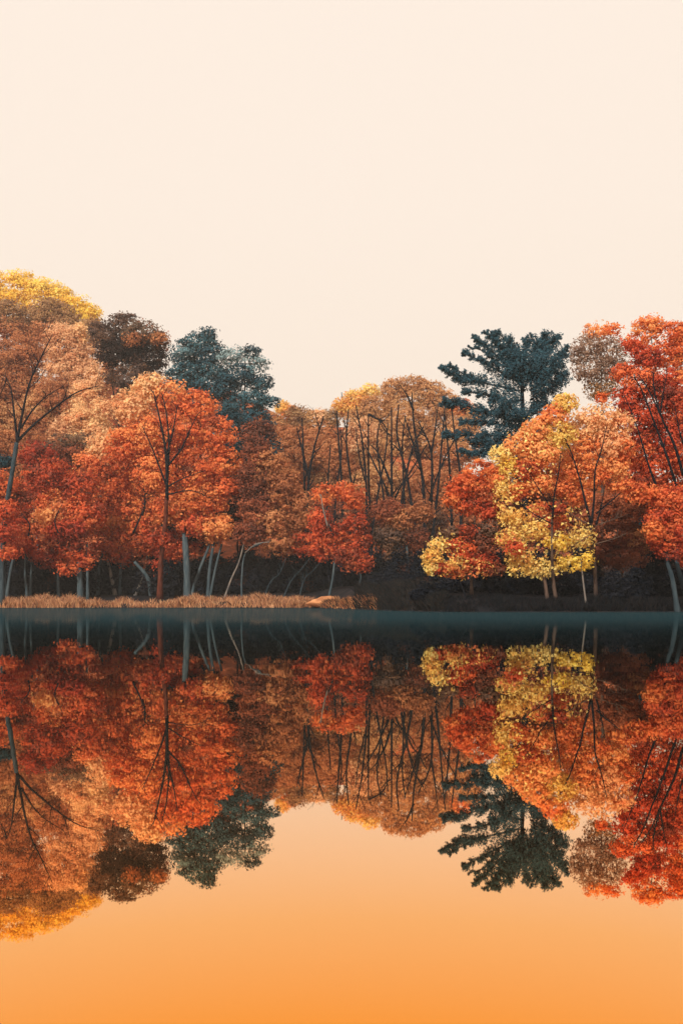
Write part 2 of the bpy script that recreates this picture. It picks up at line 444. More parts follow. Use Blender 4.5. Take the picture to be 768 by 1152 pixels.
for lab, Y, bx, lobes in [
    ('brown crown at the left frame edge just under the yellow ridge trees', 160, 8, [(8, 352, 24, 18, 'brown'), (-22, 352, 24, 20, 'brown'), (5, 372, 34, 16, 'rust')]),
    ('rusty brown rounded crown directly below the middle yellow tree', 158, 62, [(56, 350, 22, 17, 'brown'), (76, 360, 18, 16, 'brown'), (62, 372, 28, 16, 'rust')]),
    ('large brick red crown on the left hillside behind the bare forked tree', 148, 25, [(24, 402, 30, 30, 'rust'), (2, 420, 30, 36, 'rust'), (30, 440, 30, 26, 'rust')]),
    ('tall pale salmon crown left of the dark brown tree', 146, 80, [(72, 386, 22, 24, 'salmon'), (88, 410, 24, 28, 'salmon'), (72, 418, 24, 26, 'salmon'), (90, 374, 12, 12, 'peach')]),
    ('rust brown crown filling the slope below the pale salmon crown', 138, 78, [(66, 446, 26, 24, 'rust'), (46, 458, 22, 20, 'hill'), (92, 440, 18, 16, 'salmon')]),
    ('small salmon crown with gaps in front of the dark brown tree', 134, 112, [(112, 425, 18, 20, 'salmon'), (100, 446, 20, 18, 'peach'), (126, 416, 14, 14, 'rust')]),
    ('brick coloured crown low on the slope below the bare forked tree', 126, 14, [(14, 472, 26, 22, 'hill'), (-16, 466, 26, 28, 'rust'), (40, 482, 22, 18, 'rust')]),
    ('pale peach crown between the bare forked tree and the orange maple', 124, 92, [(92, 474, 22, 22, 'peach'), (110, 490, 22, 22, 'peach'), (72, 484, 18, 18, 'salmon'), (116, 460, 16, 14, 'peach')]),
    ('rust crown showing between the brown crown and the yellow ridge trees', 165, 40, [(36, 366, 22, 20, 'brown'), (40, 385, 24, 20, 'salmon')]),
    ('brown crown wedged behind the salmon crown and the dark brown tree', 150, 106, [(104, 372, 16, 16, 'brown'), (104, 394, 18, 20, 'salmon')]),
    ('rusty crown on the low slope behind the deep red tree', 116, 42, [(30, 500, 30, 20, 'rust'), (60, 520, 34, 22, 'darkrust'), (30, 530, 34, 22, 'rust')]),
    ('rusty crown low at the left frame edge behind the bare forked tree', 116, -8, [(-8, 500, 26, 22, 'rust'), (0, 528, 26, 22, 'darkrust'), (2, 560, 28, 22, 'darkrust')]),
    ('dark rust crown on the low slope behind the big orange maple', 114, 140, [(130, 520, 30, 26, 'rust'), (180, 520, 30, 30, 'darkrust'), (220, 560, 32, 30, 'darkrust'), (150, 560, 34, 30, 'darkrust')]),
]:
    tree('rust_tree', lab, Y, bx, [(l[0], l[1]+l[3]*.1, l[2]*1.05, l[3]*1.1)+tuple(l[4:]) for l in lobes], leaf=2.1, group=G_LH, clump=.8, dens=1.1)
tree('brown_tree', 'dark brown broad tree with rusty patches between the yellow ridge and the blue-green evergreens', 124, 145,
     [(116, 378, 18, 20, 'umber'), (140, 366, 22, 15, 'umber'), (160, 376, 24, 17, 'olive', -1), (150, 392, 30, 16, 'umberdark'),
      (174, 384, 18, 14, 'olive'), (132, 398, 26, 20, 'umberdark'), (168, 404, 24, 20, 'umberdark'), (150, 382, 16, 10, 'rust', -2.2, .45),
      (176, 380, 14, 8, 'rust', -2, .5), (150, 425, 34, 22, 'umber')], bark='dark', leaf=2.4)

# evergreens, left
tree('evergreen_tree', 'dark blue-green tree with a pointed crest right behind the orange maple', 120, 222,
     [(224, 386, 20, 15, 'teal'), (234, 376, 11, 10, 'teal'), (208, 400, 18, 18, 'teal'), (238, 400, 20, 18, 'teal'), (216, 420, 24, 20, 'teal'),
      (206, 396, 12, 9, 'tealgrey', -2, .5), (236, 430, 26, 26, 'teal'), (200, 432, 18, 22, 'teal'), (222, 450, 24, 22, 'teal')],
     trunks=[([(226, 0), (226, 560), (226, 384)], 5, 1.2, 'dark')], bark='dark', leaf=2.5, mat=NEEDLE, dens=.85)
tree('evergreen_tree', 'broad grey green evergreen beside the open sky, right of the pointed one', 118, 276,
     [(262, 402, 20, 14, 'tealgrey', 0, .7), (282, 396, 12, 9, 'teal'), (288, 412, 16, 14, 'tealgrey', 0, .7), (270, 424, 24, 18, 'teal'),
      (294, 432, 14, 14, 'teal'), (254, 436, 18, 20, 'teal'), (282, 452, 24, 18, 'teal'), (303, 452, 14, 8, 'teal'), (262, 466, 26, 20, 'teal'),
      (290, 474, 22, 16, 'teal'), (258, 490, 20, 22, 'teal'), (284, 496, 22, 18, 'teal')],
     trunks=[([(272, 0), (274, 560), (276, 405)], 5, 1.2, 'dark')], bark='dark', leaf=2.5, mat=NEEDLE, dens=.8)

# ------------------------------------------------------------------ middle hill
G_MH = 'brown-orange trees on the middle hill'
mid = [
    ('small orange crown at the left foot of the middle hill, under the evergreen tips', 152, 322, [(318, 458, 9, 8, 'gold'), (328, 466, 12, 10, 'tangerine'), (310, 478, 16, 14, 'hill'), (296, 486, 18, 16, 'rust')]),
    ('brown crown on the left saddle of the middle hill', 150, 338, [(336, 468, 16, 14, 'brown'), (350, 472, 14, 12, 'hill')]),
    ('pale beige and brown crown in the dip of the middle hill skyline', 150, 362, [(360, 470, 14, 11, 'salmon'), (372, 470, 12, 11, 'brown'), (362, 484, 18, 12, 'rust')]),
    ('golden yellow crown on the left shoulder of the middle hill', 156, 398, [(384, 456, 12, 9, 'gold'), (400, 447, 14, 10, 'gold'), (416, 440, 12, 9, 'gold'), (398, 460, 20, 10, 'gold')]),
    ('highest brown-orange crown on top of the middle hill', 158, 458, [(445, 436, 18, 13, 'hill'), (464, 432, 18, 11, 'hill'), (455, 448, 26, 14, 'hill')]),
    ('brown-orange crown just right of the middle hill summit', 157, 490, [(486, 440, 16, 13, 'hill'), (502, 450, 14, 13, 'hill'), (490, 460, 22, 16, 'hill')]),
    ('orange-dotted crown on the right shoulder of the middle hill behind the pine boughs', 156, 520, [(518, 458, 14, 11, 'tangerine'), (532, 468, 14, 14, 'hill'), (520, 476, 22, 14, 'hill')]),
    ('brown-orange crown below the golden crown on the middle hill', 150, 425, [(424, 458, 22, 16, 'hill'), (404, 472, 18, 14, 'hill'), (432, 474, 20, 14, 'hill')]),
    ('pale peach-brown round crown left of centre on the middle hill', 140, 410, [(408, 488, 20, 20, 'salmon'), (394, 500, 16, 18, 'salmon'), (418, 508, 20, 20, 'hill')]),
    ('brown-orange crown at the heart of the middle hill behind the bare stems', 146, 466, [(462, 474, 24, 20, 'hill'), (480, 488, 22, 20, 'hill'), (450, 496, 24, 22, 'hill')]),
    ('brown-orange crown on the right flank of the middle hill beside the pine', 144, 512, [(508, 490, 20, 20, 'hill'), (526, 500, 18, 22, 'hill'), (506, 512, 22, 20, 'rust')]),
    ('deep rust crown left of the bare stems, below the hill saddle', 138, 345, [(340, 500, 22, 22, 'rust'), (322, 496, 16, 20, 'rust'), (352, 520, 24, 24, 'rust')]),
    ('rust crown behind the left end of the bare stems', 136, 378, [(376, 506, 18, 22, 'rust'), (384, 532, 22, 22, 'rust'), (366, 548, 20, 18, 'hill')]),
    ('rust crown low in the middle hill directly behind the thickest bare stems', 132, 440, [(436, 540, 28, 24, 'hill'), (410, 548, 22, 20, 'hill'), (440, 562, 30, 18, 'rust')]),
    ('rust crown at the foot of the middle hill, right of the bare stems', 130, 492, [(482, 540, 26, 24, 'rust'), (510, 548, 24, 22, 'rust'), (486, 564, 26, 18, 'rust')]),
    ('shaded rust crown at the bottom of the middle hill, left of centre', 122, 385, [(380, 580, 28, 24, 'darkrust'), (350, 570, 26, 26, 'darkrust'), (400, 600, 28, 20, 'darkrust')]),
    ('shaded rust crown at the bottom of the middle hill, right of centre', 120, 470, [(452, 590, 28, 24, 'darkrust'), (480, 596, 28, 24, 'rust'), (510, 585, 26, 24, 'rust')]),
]
for lab, Y, bx, lobes in mid:
    tree('hill_tree', lab, Y, bx, [(l[0], l[1]+l[3]*.15, l[2]*1.06, l[3]*1.15)+tuple(l[4:]) for l in lobes], leaf=2.0, group=G_MH, clump=.8, dens=1.1)

# bare thicket in front of the middle hill
G_BT = 'bare dark stems in front of the middle hill'
bare = [
    ('thick bare stem with a broken top, leftmost of the bare stems', [(344, 620), (342, 540), (340, 470)], 3.2, []),
    ('bare stem curving up to the right beside the leftmost stem', [(350, 620), (346, 560), (352, 510), (364, 468)], 3.4, [[(348, 540), (338, 500), (333, 480)]]),
    ('slender bare stem between the curved stem and the leaning pair', [(370, 620), (368, 560), (372, 500)], 2.4, []),
    ('bare stem leaning left, third upright from the left', [(386, 620), (384, 550), (380, 490), (378, 462)], 2.6, []),
    ('bare stem leaning to the left below the golden crown', [(404, 620), (398, 560), (390, 500), (392, 460)], 2.8, []),
    ('tall straight bare stem right of the golden crown', [(410, 620), (412, 560), (408, 500), (400, 456)], 2.4, [[(410, 540), (403, 510), (400, 480)]]),
    ('tall upright bare stem that bends right at its top fork', [(418, 620), (415, 540), (414, 465)], 3.0, [[(415, 466), (430, 476), (438, 492)]]),
    ('long bare stem arching left behind the upright stem', [(440, 620), (432, 560), (424, 500), (428, 470)], 2.2, []),
    ('thickest bare stem, straight and dark, in the middle of the thicket', [(442, 620), (440, 540), (440, 458)], 3.6, [[(440, 545), (426, 512), (416, 500)]]),
    ('bare stem crossing to the right from the foot of the thickest stem', [(446, 620), (452, 560), (464, 505), (476, 480)], 3.0, []),
    ('bare stem crossing to the left in the middle of the thicket', [(470, 620), (458, 540), (446, 490), (448, 455)], 2.6, []),
    ('tall bare stem with the highest fork of the thicket', [(478, 620), (476, 545), (466, 480), (463, 442)], 3.4, [[(465, 462), (458, 446), (454, 440)], [(474, 530), (462, 490), (455, 470)]]),
    ('bare stem curving right then up beside the highest fork', [(482, 620), (486, 545), (484, 505), (470, 474)], 3.0, [[(485, 510), (490, 480), (492, 455)]]),
    ('leaning bare stem reaching right under the pine boughs', [(484, 620), (492, 550), (496, 500), (501, 455)], 2.4, []),
    ('short bare stem near the red-orange tree, second from the right of the thicket', [(508, 600), (506, 540), (503, 496), (500, 462)], 2.6, []),
    ('rightmost bare stem of the thicket, ending below the lowest pine bough', [(518, 600), (518, 540), (513, 500), (508, 458)], 3.0, []),
]
bare += [
    ('thin bare stem crossing low to the left behind the thickest stem', [(452, 620), (438, 560), (420, 520), (410, 500)], 2.0, []),
    ('thin bare stem crossing low to the right behind the thickest stem', [(428, 620), (444, 560), (462, 530), (480, 500)], 2.0, []),
    ('thin bare stem fanning right from the foot of the highest fork', [(472, 620), (484, 560), (498, 520), (512, 492)], 2.0, []),
    ('thin bare stem between the golden crown and the thickest stem, leaning right', [(416, 620), (424, 560), (434, 510), (436, 476)], 2.0, []),
    ('thin bare stem between the thickest stem and the highest fork', [(456, 620), (455, 560), (452, 500), (456, 468)], 2.0, []),
    ('thin bare stem in the gap left of the leaning pair', [(376, 620), (378, 560), (384, 510), (383, 484)], 1.8, []),
]
for lab, pts, wd, br in bare:
    Y = random.uniform(104, 118); x = (pts[0][0]-384)/F*Y
    r = empty('bare_tree', (x, Y, gz(x, Y))); tag(r, lab, 'bare tree', G_BT)
    wood('trunk', Y, [(pts[0][0], 0)]+pts, wd*1.75, 1.4, 'dark', r, twigs=7, twig_len=22, base_ground=True)
    for bb in br:
        wood('branch', Y, bb, wd*.9, .9, 'dark', r, twigs=4, twig_len=14)

# ------------------------------------------------------------------ left bank
SH = -2.8
tree('maple_tree', 'big bright orange maple with dark branches, tallest tree on the left bank', 97, 188,
     [(168, 436, 22, 18, 'peach'), (192, 446, 26, 20, 'tangerine'), (222, 456, 24, 20, 'orange'), (150, 458, 26, 24, 'peach'), (242, 490, 26, 26, 'orange'),
      (206, 484, 32, 30, 'orange'), (166, 490, 28, 30, 'tangerine'), (140, 505, 24, 30, 'orange'), (252, 522, 22, 22, 'orange'),
      (256, 548, 20, 14, 'orange'), (218, 528, 36, 28, 'orange'), (176, 532, 32, 30, 'orange'), (230, 562, 34, 20, 'orange'), (236, 592, 22, 18, 'tangerine'), (196, 622, 14, 12, 'red', 0, .6), (178, 606, 16, 12, 'red', -2.4, .35),
      (252, 592, 12, 14, 'tangerine', -1), (196, 572, 34, 22, 'orange'), (218, 590, 22, 16, 'red')],
     trunks=[([(180, 0), (181, 630, -1), (186, 590, -2), (188, 560, SH)], 6.5, 4.4, 'rust')],
     branches=[([(188, 562, SH), (187, 520, SH-.3), (184, 490, SH-.5), (176, 455, SH), (172, 440, -2.5)], 4, 1, 'dark', 8, 16),
               ([(188, 540, SH), (190, 500, SH-.4), (187, 465, SH-.4), (182, 442, -2.8)], 3, .8, 'dark', 8, 16),
               ([(188, 525, SH), (204, 504, SH-.4), (214, 482, SH-.5), (222, 466, -2.8)], 2.6, .8, 'dark', 8, 14),
               ([(187, 515, SH), (196, 480, SH-.4), (200, 455, -2.8)], 2.4, .8, 'dark', 6, 12),
               ([(187, 545, SH), (172, 505, SH-.3), (160, 478, -2.8)], 2.4, .7, 'dark', 6, 14),
               ([(188, 548, SH), (206, 538, SH-.4), (228, 530, SH-.2)], 2, .6, 'dark', 6, 12),
               ([(190, 556, SH), (216, 552, SH-.4), (240, 562, -2.8)], 1.8, .6, 'dark', 6, 10)], leaf=3.0, dens=.95)
tree('maple_tree', 'soft orange-red maple between the deep red tree and the big orange maple', 101, 135,
     [(128, 540, 30, 30, 'orange'), (104, 528, 24, 24, 'tangerine'), (150, 575, 32, 28, 'orange'), (118, 580, 32, 28, 'orange'), (150, 612, 30, 20, 'orange'),
      (125, 612, 28, 20, 'red'), (170, 600, 28, 26, 'red'), (190, 610, 20, 22, 'crimson'), (120, 505, 24, 22, 'peach'), (192, 588, 12, 10, 'teal', -2.5, .4), (140, 628, 20, 12, 'red', 0, .7), (184, 636, 14, 18, 'crimson', 0, .5), (160, 634, 12, 8, 'darkrust')],
     trunks=[([(110, 0), (112, 640), (118, 610)], 4, 2.5, 'grey'), ([(130, 0), (123, 640), (117, 615)], 4.5, 2.5, 'pale'),
             ([(135, 0), (136, 640), (134, 605)], 4, 2.5, 'grey'), ([(171, 0), (166, 650, -1), (152, 632, -1)], 6, 3.5, 'grey'),
             ([(152, 0), (160, 650), (166, 625)], 3.5, 2, 'pale')],
     branches=[([(150, 600, -3.2), (160, 575, -3.4), (168, 540, -3.3)], 2.4, .8, 'dark', 5, 14),
               ([(160, 580, -3.3), (164, 560, -3.5), (162, 545, -3.4)], 3.5, 1.5, 'dark', 2, 8)], leaf=2.9)
tree('red_tree', 'deep red spreading tree on thin grey trunks at the left', 95, 50,
     [(56, 535, 30, 24, 'red'), (88, 548, 26, 24, 'red'), (30, 560, 28, 26, 'red'), (66, 572, 32, 24, 'orange', 0, .6), (96, 580, 26, 22, 'red'), (48, 596, 30, 22, 'red'),
      (80, 608, 30, 20, 'red'), (40, 512, 26, 18, 'crimson'), (74, 596, 22, 14, 'crimson', -1.6), (52, 580, 18, 12, 'tangerine', -2.6, .35), (92, 630, 16, 13, 'red'), (56, 628, 20, 14, 'crimson'), (76, 640, 12, 9, 'red', -1, .7), (40, 618, 14, 14, 'crimson'),
      (70, 626, 14, 12, 'red')],
     trunks=[([(31, 0), (29, 640), (32, 600)], 3.2, 2, 'grey'), ([(34, 0), (36, 640), (36, 600)], 3.2, 2, 'grey'),
             ([(66, 0), (65, 640), (66, 600)], 3.6, 2.4, 'grey'), ([(91, 0), (90, 640), (88, 610)], 7, 6, 'grey'), ([(99, 0), (99, 640), (98, 610)], 3.5, 2.6, 'grey')],
     branches=[([(32, 605, -3), (34, 590, -3.2), (22, 575, -3)], 2, .7, 'dark', 3, 10), ([(66, 600, -3), (62, 585, -3.2), (70, 568, -3)], 2, .7, 'dark', 3, 10)], leaf=2.9)
tree('olive_tree', 'dull olive-brown crown above the deep red tree', 104, 82,
     [(84, 497, 32, 12, 'olive', 0, .7), (60, 506, 22, 10, 'umber', 0, .6), (108, 508, 18, 11, 'olive', 0, .7), (80, 512, 36, 14, 'darkrust', -.6, .6), (104, 530, 14, 14, 'olive'), (80, 520, 26, 14, 'darkrust')], bark='dark', leaf=2.4, dens=.9)
tree('red_tree', 'red tree cut by the left frame edge with low hanging foliage', 93, 2,
     [(2, 548, 22, 20, 'orange'), (-20, 560, 30, 30, 'red'), (4, 590, 26, 20, 'crimson'), (12, 612, 22, 14, 'crimson'), (-16, 608, 30, 20, 'red'), (16, 606, 16, 12, 'red', -2, .5),
       (4, 520, 14, 10, 'teal', 2), (10, 574, 14, 14, 'red', -4.5, .8), (4, 600, 16, 14, 'crimson', -4.5, .8), (10, 622, 15, 10, 'red', -4, .7)],
     trunks=[([(6, 0), (4, 640), (0, 615)], 4.5, 3.5, 'grey'), ([(7, 0), (12, 640), (20, 612)], 4, 3, 'grey')], bark='grey', leaf=2.9)
tree('bare_tree', 'bare forked tree with dark spreading limbs against the left hillside', 91, 8, [],
     trunks=[([(2, 0), (3, 620), (8, 570, -2.6), (14, 530, -3), (19, 498, -3)], 6.5, 4.6, 'dim')],
     branches=[([(19, 500, -3), (24, 470, -3), (34, 430, -3), (50, 395, -3), (60, 376, -3)], 3.6, .7, 'dark', 8, 26),
               ([(20, 498, -3), (17, 470, -3), (13, 440, -3), (8, 425, -3)], 3.2, .7, 'dark', 3, 14),
               ([(8, 425, -3), (4, 436, -3), (-4, 452, -3)], 1.6, .7, 'dark', 2, 12),
               ([(20, 496, -3), (40, 476, -3), (70, 452, -3), (90, 440, -3), (112, 434, -3)], 3.2, .7, 'dark', 6, 22),
               ([(24, 482, -3), (36, 462, -3), (52, 446, -3), (72, 434, -3)], 2.4, .6, 'dark', 4, 14)], bark='dark')
tree('dark_tree', 'tall dark blue-brown tree between the orange maple and the rust trees', 106, 268,
     [(258, 470, 18, 22, 'teal'), (290, 490, 22, 22, 'darkrust'), (262, 510, 20, 26, 'teal'), (270, 545, 22, 26, 'darkrust'), (300, 505, 20, 18, 'teal'), (258, 580, 22, 26, 'umberdark')], bark='dark', leaf=2.4)
tree('rust_tree', 'tallest dark rust tree on the shore, right of the big orange maple', 96, 300,
     [(288, 506, 20, 18, 'darkrust'), (304, 525, 24, 24, 'rust', 0, .8), (284, 540, 22, 24, 'darkrust'), (320, 548, 22, 26, 'rust'), (290, 572, 26, 22, 'darkrust'), (312, 588, 28, 20, 'rust'),
      (336, 575, 20, 26, 'rust'), (284, 598, 24, 20, 'darkrust'), (316, 610, 26, 16, 'rust'), (340, 612, 20, 16, 'red', 0, .7)],
     trunks=[([(211, 0), (210, 640), (208, 600, 1), (206, 560, 2.5)], 8.5, 6, 'grey', 0), ([(272, 0), (272, 650), (276, 622), (296, 610, -2)], 2.4, 1.4, 'grey'),
             ([(252, 0), (260, 652), (269, 632), (276, 605)], 2.4, 1.4, 'pale')],
     branches=[([(276, 622, -1), (288, 612, -2.4), (304, 610, -2.6)], 1.8, .8, 'pale', 3, 8)], leaf=2.8)
tree('maple_tree', 'low reddish maple on forked grey trunks under the big orange maple', 98, 225,
     [(214, 612, 20, 16, 'red', 2), (240, 600, 20, 16, 'orange'), (228, 604, 22, 14, 'umberdark', 2)],
     trunks=[([(215, 0), (222, 650), (236, 612)], 4.5, 3, 'grey'), ([(234, 0), (236, 645), (240, 610)], 4.5, 3.4, 'grey'), ([(236, 0), (243, 640), (250, 612)], 3.2, 2.4, 'grey')], leaf=2.8)
tree('red_tree', 'small vivid red tree with pale inner branches in the middle of the shore', 91, 385,
     [(366, 556, 16, 14, 'orange'), (398, 560, 18, 16, 'orange'), (386, 550, 14, 9, 'orange'), (360, 585, 16, 18, 'red'), (398, 592, 18, 18, 'red'), (372, 600, 22, 14, 'red'), (410, 608, 10, 10, 'red'),
      (390, 622, 24, 16, 'red'), (362, 620, 16, 14, 'red'), (396, 634, 16, 12, 'orange', 0, .6), (408, 632, 14, 12, 'red'), (355, 610, 12, 14, 'red')],
     trunks=[([(370, 0), (375, 645), (377, 612), (370, 590, -2)], 2.6, 1.8, 'grey'), ([(400, 0), (406, 650), (400, 630)], 1.6, 1, 'grey')],
     branches=[([(369, 594, -2.4), (364, 575, -2.6), (360, 556, -2.4)], 2, 1, 'pale', 2, 6), ([(368, 594, -2.4), (372, 578, -2.6), (376, 560, -2.4)], 2, 1, 'rust', 2, 6),
               ([(370, 574, -2.6), (378, 573, -2.6), (386, 570, -2.6)], 1.2, .8, 'rust', 2, 6)], leaf=2.9, dens=.9)
tree('rust_tree', 'dim brown-red tree right of the small vivid red tree, above the dark inlet', 94, 458,
     [(436, 575, 20, 16, 'darkrust'), (456, 585, 22, 18, 'rust'), (440, 606, 22, 16, 'umber'), (466, 604, 18, 16, 'darkrust'), (446, 625, 16, 10, 'umber'), (476, 575, 14, 14, 'rust')],
     trunks=[([(459, 0), (459, 640), (457, 610)], 3.2, 2, 'grey')], leaf=2.6)
tree('rust_tree', 'rust coloured tree below the bare stems, behind the small vivid red tree', 112, 425,
     [(420, 580, 24, 18, 'darkrust'), (400, 590, 22, 18, 'umber'), (486, 590, 20, 20, 'umber'), (440, 600, 26, 18, 'umber')], leaf=2.4, bark='dark')

# leaning saplings under the middle canopy
for lab, pts in [('thin leaning grey sapling left of the tan boulder, leftmost of the three', [(296, 0), (304, 655), (314, 645), (322, 628)]),
                 ('thin leaning grey sapling directly above the tan boulder', [(318, 0), (326, 655), (338, 642), (348, 628)]),
                 ('thin leaning grey sapling right of the tan boulder', [(336, 0), (342, 652), (352, 642), (362, 630)])]:
    Y = 95; x = (pts[0][0]-384)/F*Y
    r = empty('sapling', (x, Y, gz(x, Y))); tag(r, lab, 'sapling', 'leaning saplings under the rust trees')
    wood('trunk', Y, pts, 1.6, .6, 'dim', r, twigs=4, twig_len=9, base_ground=True)

# ------------------------------------------------------------------ pine, right
px_root = (588-384)/F*64
root = empty('pine_tree', (px_root, 64, gz(px_root, 64)))
tag(root, 'dark blue-green pine with long layered boughs reaching left against the sky', 'pine tree')
wood('trunk', 64, [(590, 0), (590, 560), (588, 470), (584, 400), (580, 385)], 8, 2, 'dark', root, base_ground=True)
def bough(pts, w0, w1, dens=1.0, pal='pine', taper=.75):
    """needle clumps along a bent limb; w = half thickness in px"""
    Y = 64; s = Y/F
    path = np.array(catmull([P(p[0], p[1], Y+(p[2] if len(p) > 2 else 0)) for p in pts], 8))
    Vt, Ft = tube(path, 1.3*s, .4*s, 5)
    seg = np.linalg.norm(np.diff(path, axis=0), axis=1); Ltot = seg.sum(); cum = np.r_[0, np.cumsum(seg)]/Ltot
    lp = 2.6; wavg = (w0+w1)/2
    nl = int(dens*3.6*(Ltot/s)*2*wavg/(lp*lp*.3))
    # short side sprays, each a flat fan of needles pointing forward and out
    ns = max(10, int(Ltot/s*wavg/7))
    ts = RS.uniform(0, 1, ns)**.85
    bs = np.stack([np.interp(ts, cum, path[:, k]) for k in range(3)], 1)
    fwd = path[-1]-path[0]; fwd /= np.linalg.norm(fwd)
    ws = (w0+(w1-w0)*ts)*s*np.minimum(1, (1.06-ts)*7)**.5
    a_ = RS.uniform(0, 2*math.pi, ns)
    side = np.stack([np.cos(a_)*.9, np.sin(a_)*1.5, np.cos(a_+1.1)*.75], 1)
    up = np.cross(fwd, [0, 1, 0]); up /= np.linalg.norm(up)
    sdir = fwd[None, :]*RS.uniform(.5, 1.1, (ns, 1))+np.outer(np.cos(a_), up)+np.outer(np.sin(a_)*1.6, [0, 1, 0])
    idx = RS.randint(ns, size=nl); q = RS.uniform(0, 1, nl)
    cen = bs[idx]+sdir[idx]*(q*ws[idx])[:, None]+RS.normal(size=(nl, 3))*(ws[idx]*.17)[:, None]
    v, f = leaf_quads(cen, RS.normal(size=(nl, 3))*.45+np.array([0, -.7, .6]), RS.uniform(.7, 1.4, nl)*lp*s, .42)
    pc = PALL[pal]; c = pc[RS.randint(len(pc), size=nl)]*RS.uniform(.85, 1.15, (nl, 1))
    o = link_mesh('bough', v, f, NEEDLE, root, c)
    b_ = link_mesh('limb', Vt, Ft, BARK['dark'], None, smooth_shade=True)
    b_.parent = o; b_.matrix_parent_inverse.identity(); b_.location = -np.array(root.location)-np.array(o.location)+np.array(o.location)*0
    b_.location = (0, 0, 0)
    return o
for b in [
    ([(584, 470), (555, 465), (522, 456), (497, 452, -1)], 9, 6),
    ([(584, 440), (550, 432), (515, 424), (496, 413, -1)], 13, 4),
    ([(540, 432), (520, 420), (504, 410, -.5)], 6, 3),
    ([(584, 430), (556, 415), (532, 402), (519, 396)], 10, 3.5),
    ([(580, 425), (560, 402), (538, 384), (531, 378)], 10, 3),
    ([(580, 420), (566, 395), (550, 378), (544, 373)], 11, 4),
    ([(580, 415), (576, 395), (566, 380), (556, 374)], 11, 5),
    ([(582, 425), (574, 400), (572, 384)], 11, 6),
    ([(590, 415), (592, 395), (590, 380)], 9, 4),
    ([(592, 430), (606, 400), (612, 378)], 15, 7),
    ([(596, 430), (614, 400), (624, 380)], 14, 7),
    ([(596, 440), (620, 418), (632, 398)], 15, 8),
    ([(596, 450), (620, 436), (636, 422)], 14, 7),
    ([(590, 480), (565, 478), (540, 474), (520, 475)], 10, 6),
    ([(588, 490), (555, 490), (520, 490), (499, 489, -1)], 11, 5),
    ([(588, 500), (565, 502), (545, 500), (535, 500)], 10, 7),
    ([(588, 505), (560, 508), (535, 509), (518, 508, -1)], 9, 5),
    ([(588, 470), (600, 462), (614, 452)], 14, 9),
    ([(560, 412), (545, 396), (527, 390)], 6, 3),
    ([(566, 404), (556, 384), (550, 371)], 6, 3),
    ([(604, 420), (604, 396), (596, 376)], 8, 4),
    ([(612, 420), (626, 404), (638, 390)], 8, 4),
    ([(560, 448), (540, 443), (520, 440)], 7, 4),
    ([(570, 462), (548, 464), (530, 463)], 6, 4),
    ([(575, 498), (552, 497), (528, 497)], 6, 4),
    ([(586, 450), (572, 452), (556, 448)], 15, 10),
    ([(590, 440), (584, 430), (578, 420)], 15, 14),
    ([(590, 486), (588, 478), (582, 470)], 16, 14),
    ([(588, 436, -1), (587, 415, -1), (584, 398, -1)], 17, 12),
    ([(600, 446, -1), (604, 425, -1), (610, 405, -1)], 17, 14),
    ([(592, 470, -1), (580, 462, -1), (566, 458, -1)], 15, 11),
    ([(585, 500), (600, 490), (612, 478)], 12, 10),
]:
    bough(b[0], b[1]*.92, b[2]*.95, 1.25)

# ------------------------------------------------------------------ right bank
tree('sparse_tree', 'thin grey-brown tree with an orange tip between the pine and the tall red tree', 66, 676,
     [(672, 372, 18, 12, 'tangerine', 0, .5), (690, 372, 14, 10, 'orange', 0, .5), (660, 390, 20, 16, 'greybrown', 0, .55), (684, 396, 22, 18, 'greybrown', 0, .6), (662, 415, 20, 18, 'greybrown', 0, .6),
      (690, 418, 20, 18, 'greybrown', 0, .6), (676, 438, 22, 14, 'brown', 0, .6), (648, 400, 10, 12, 'greybrown', 0, .4)],
     trunks=[([(676, 0), (677, 520), (676, 440), (674, 385)], 4, 1, 'brown', 10)],
     branches=[([(677, 450), (662, 420), (656, 396)], 1.6, .5, 'brown', 6, 14), ([(677, 440), (690, 412), (694, 385)], 1.6, .5, 'brown', 6, 14)], leaf=2.6)
for lab, Y, bx, lobes in [
    ('orange crown in the rear seen between the yellow tree and the pine', 74, 590, [(584, 520, 26, 24, 'rust'), (560, 540, 22, 24, 'rust'), (600, 550, 28, 26, 'darkrust'), (570, 575, 26, 24, 'darkrust'), (606, 500, 20, 18, 'tangerine'), (616, 528, 20, 20, 'tangerine')]),
    ('salmon orange crown in the rear seen through the top of the peach tree', 72, 655, [(640, 500, 26, 24, 'salmon'), (672, 490, 26, 26, 'salmon'), (696, 510, 24, 26, 'peach'), (650, 530, 28, 24, 'tangerine'), (684, 540, 26, 22, 'rust')]),
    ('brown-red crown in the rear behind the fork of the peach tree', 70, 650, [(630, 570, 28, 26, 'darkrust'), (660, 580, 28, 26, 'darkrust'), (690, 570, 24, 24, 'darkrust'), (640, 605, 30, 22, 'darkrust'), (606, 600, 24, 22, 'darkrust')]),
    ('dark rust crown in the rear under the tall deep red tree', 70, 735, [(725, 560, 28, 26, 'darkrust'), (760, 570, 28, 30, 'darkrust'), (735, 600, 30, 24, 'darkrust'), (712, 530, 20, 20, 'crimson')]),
]:
    tree('rust_tree', lab, Y, bx, lobes, leaf=2.5, group='rear trees on the right bank')
tree('orange_tree', 'bright orange tree behind the tall red tree, highest crown at the right frame edge', 62, 752,
     [(730, 366, 20, 12, 'tangerine'), (752, 376, 26, 16, 'orange'), (778, 378, 26, 18, 'orange'), (716, 382, 14, 12, 'orange'), (748, 400, 30, 18, 'orange'), (780, 410, 30, 26, 'orange'), (765, 440, 30, 26, 'tangerine')],
     leaf=2.8, dens=.9)
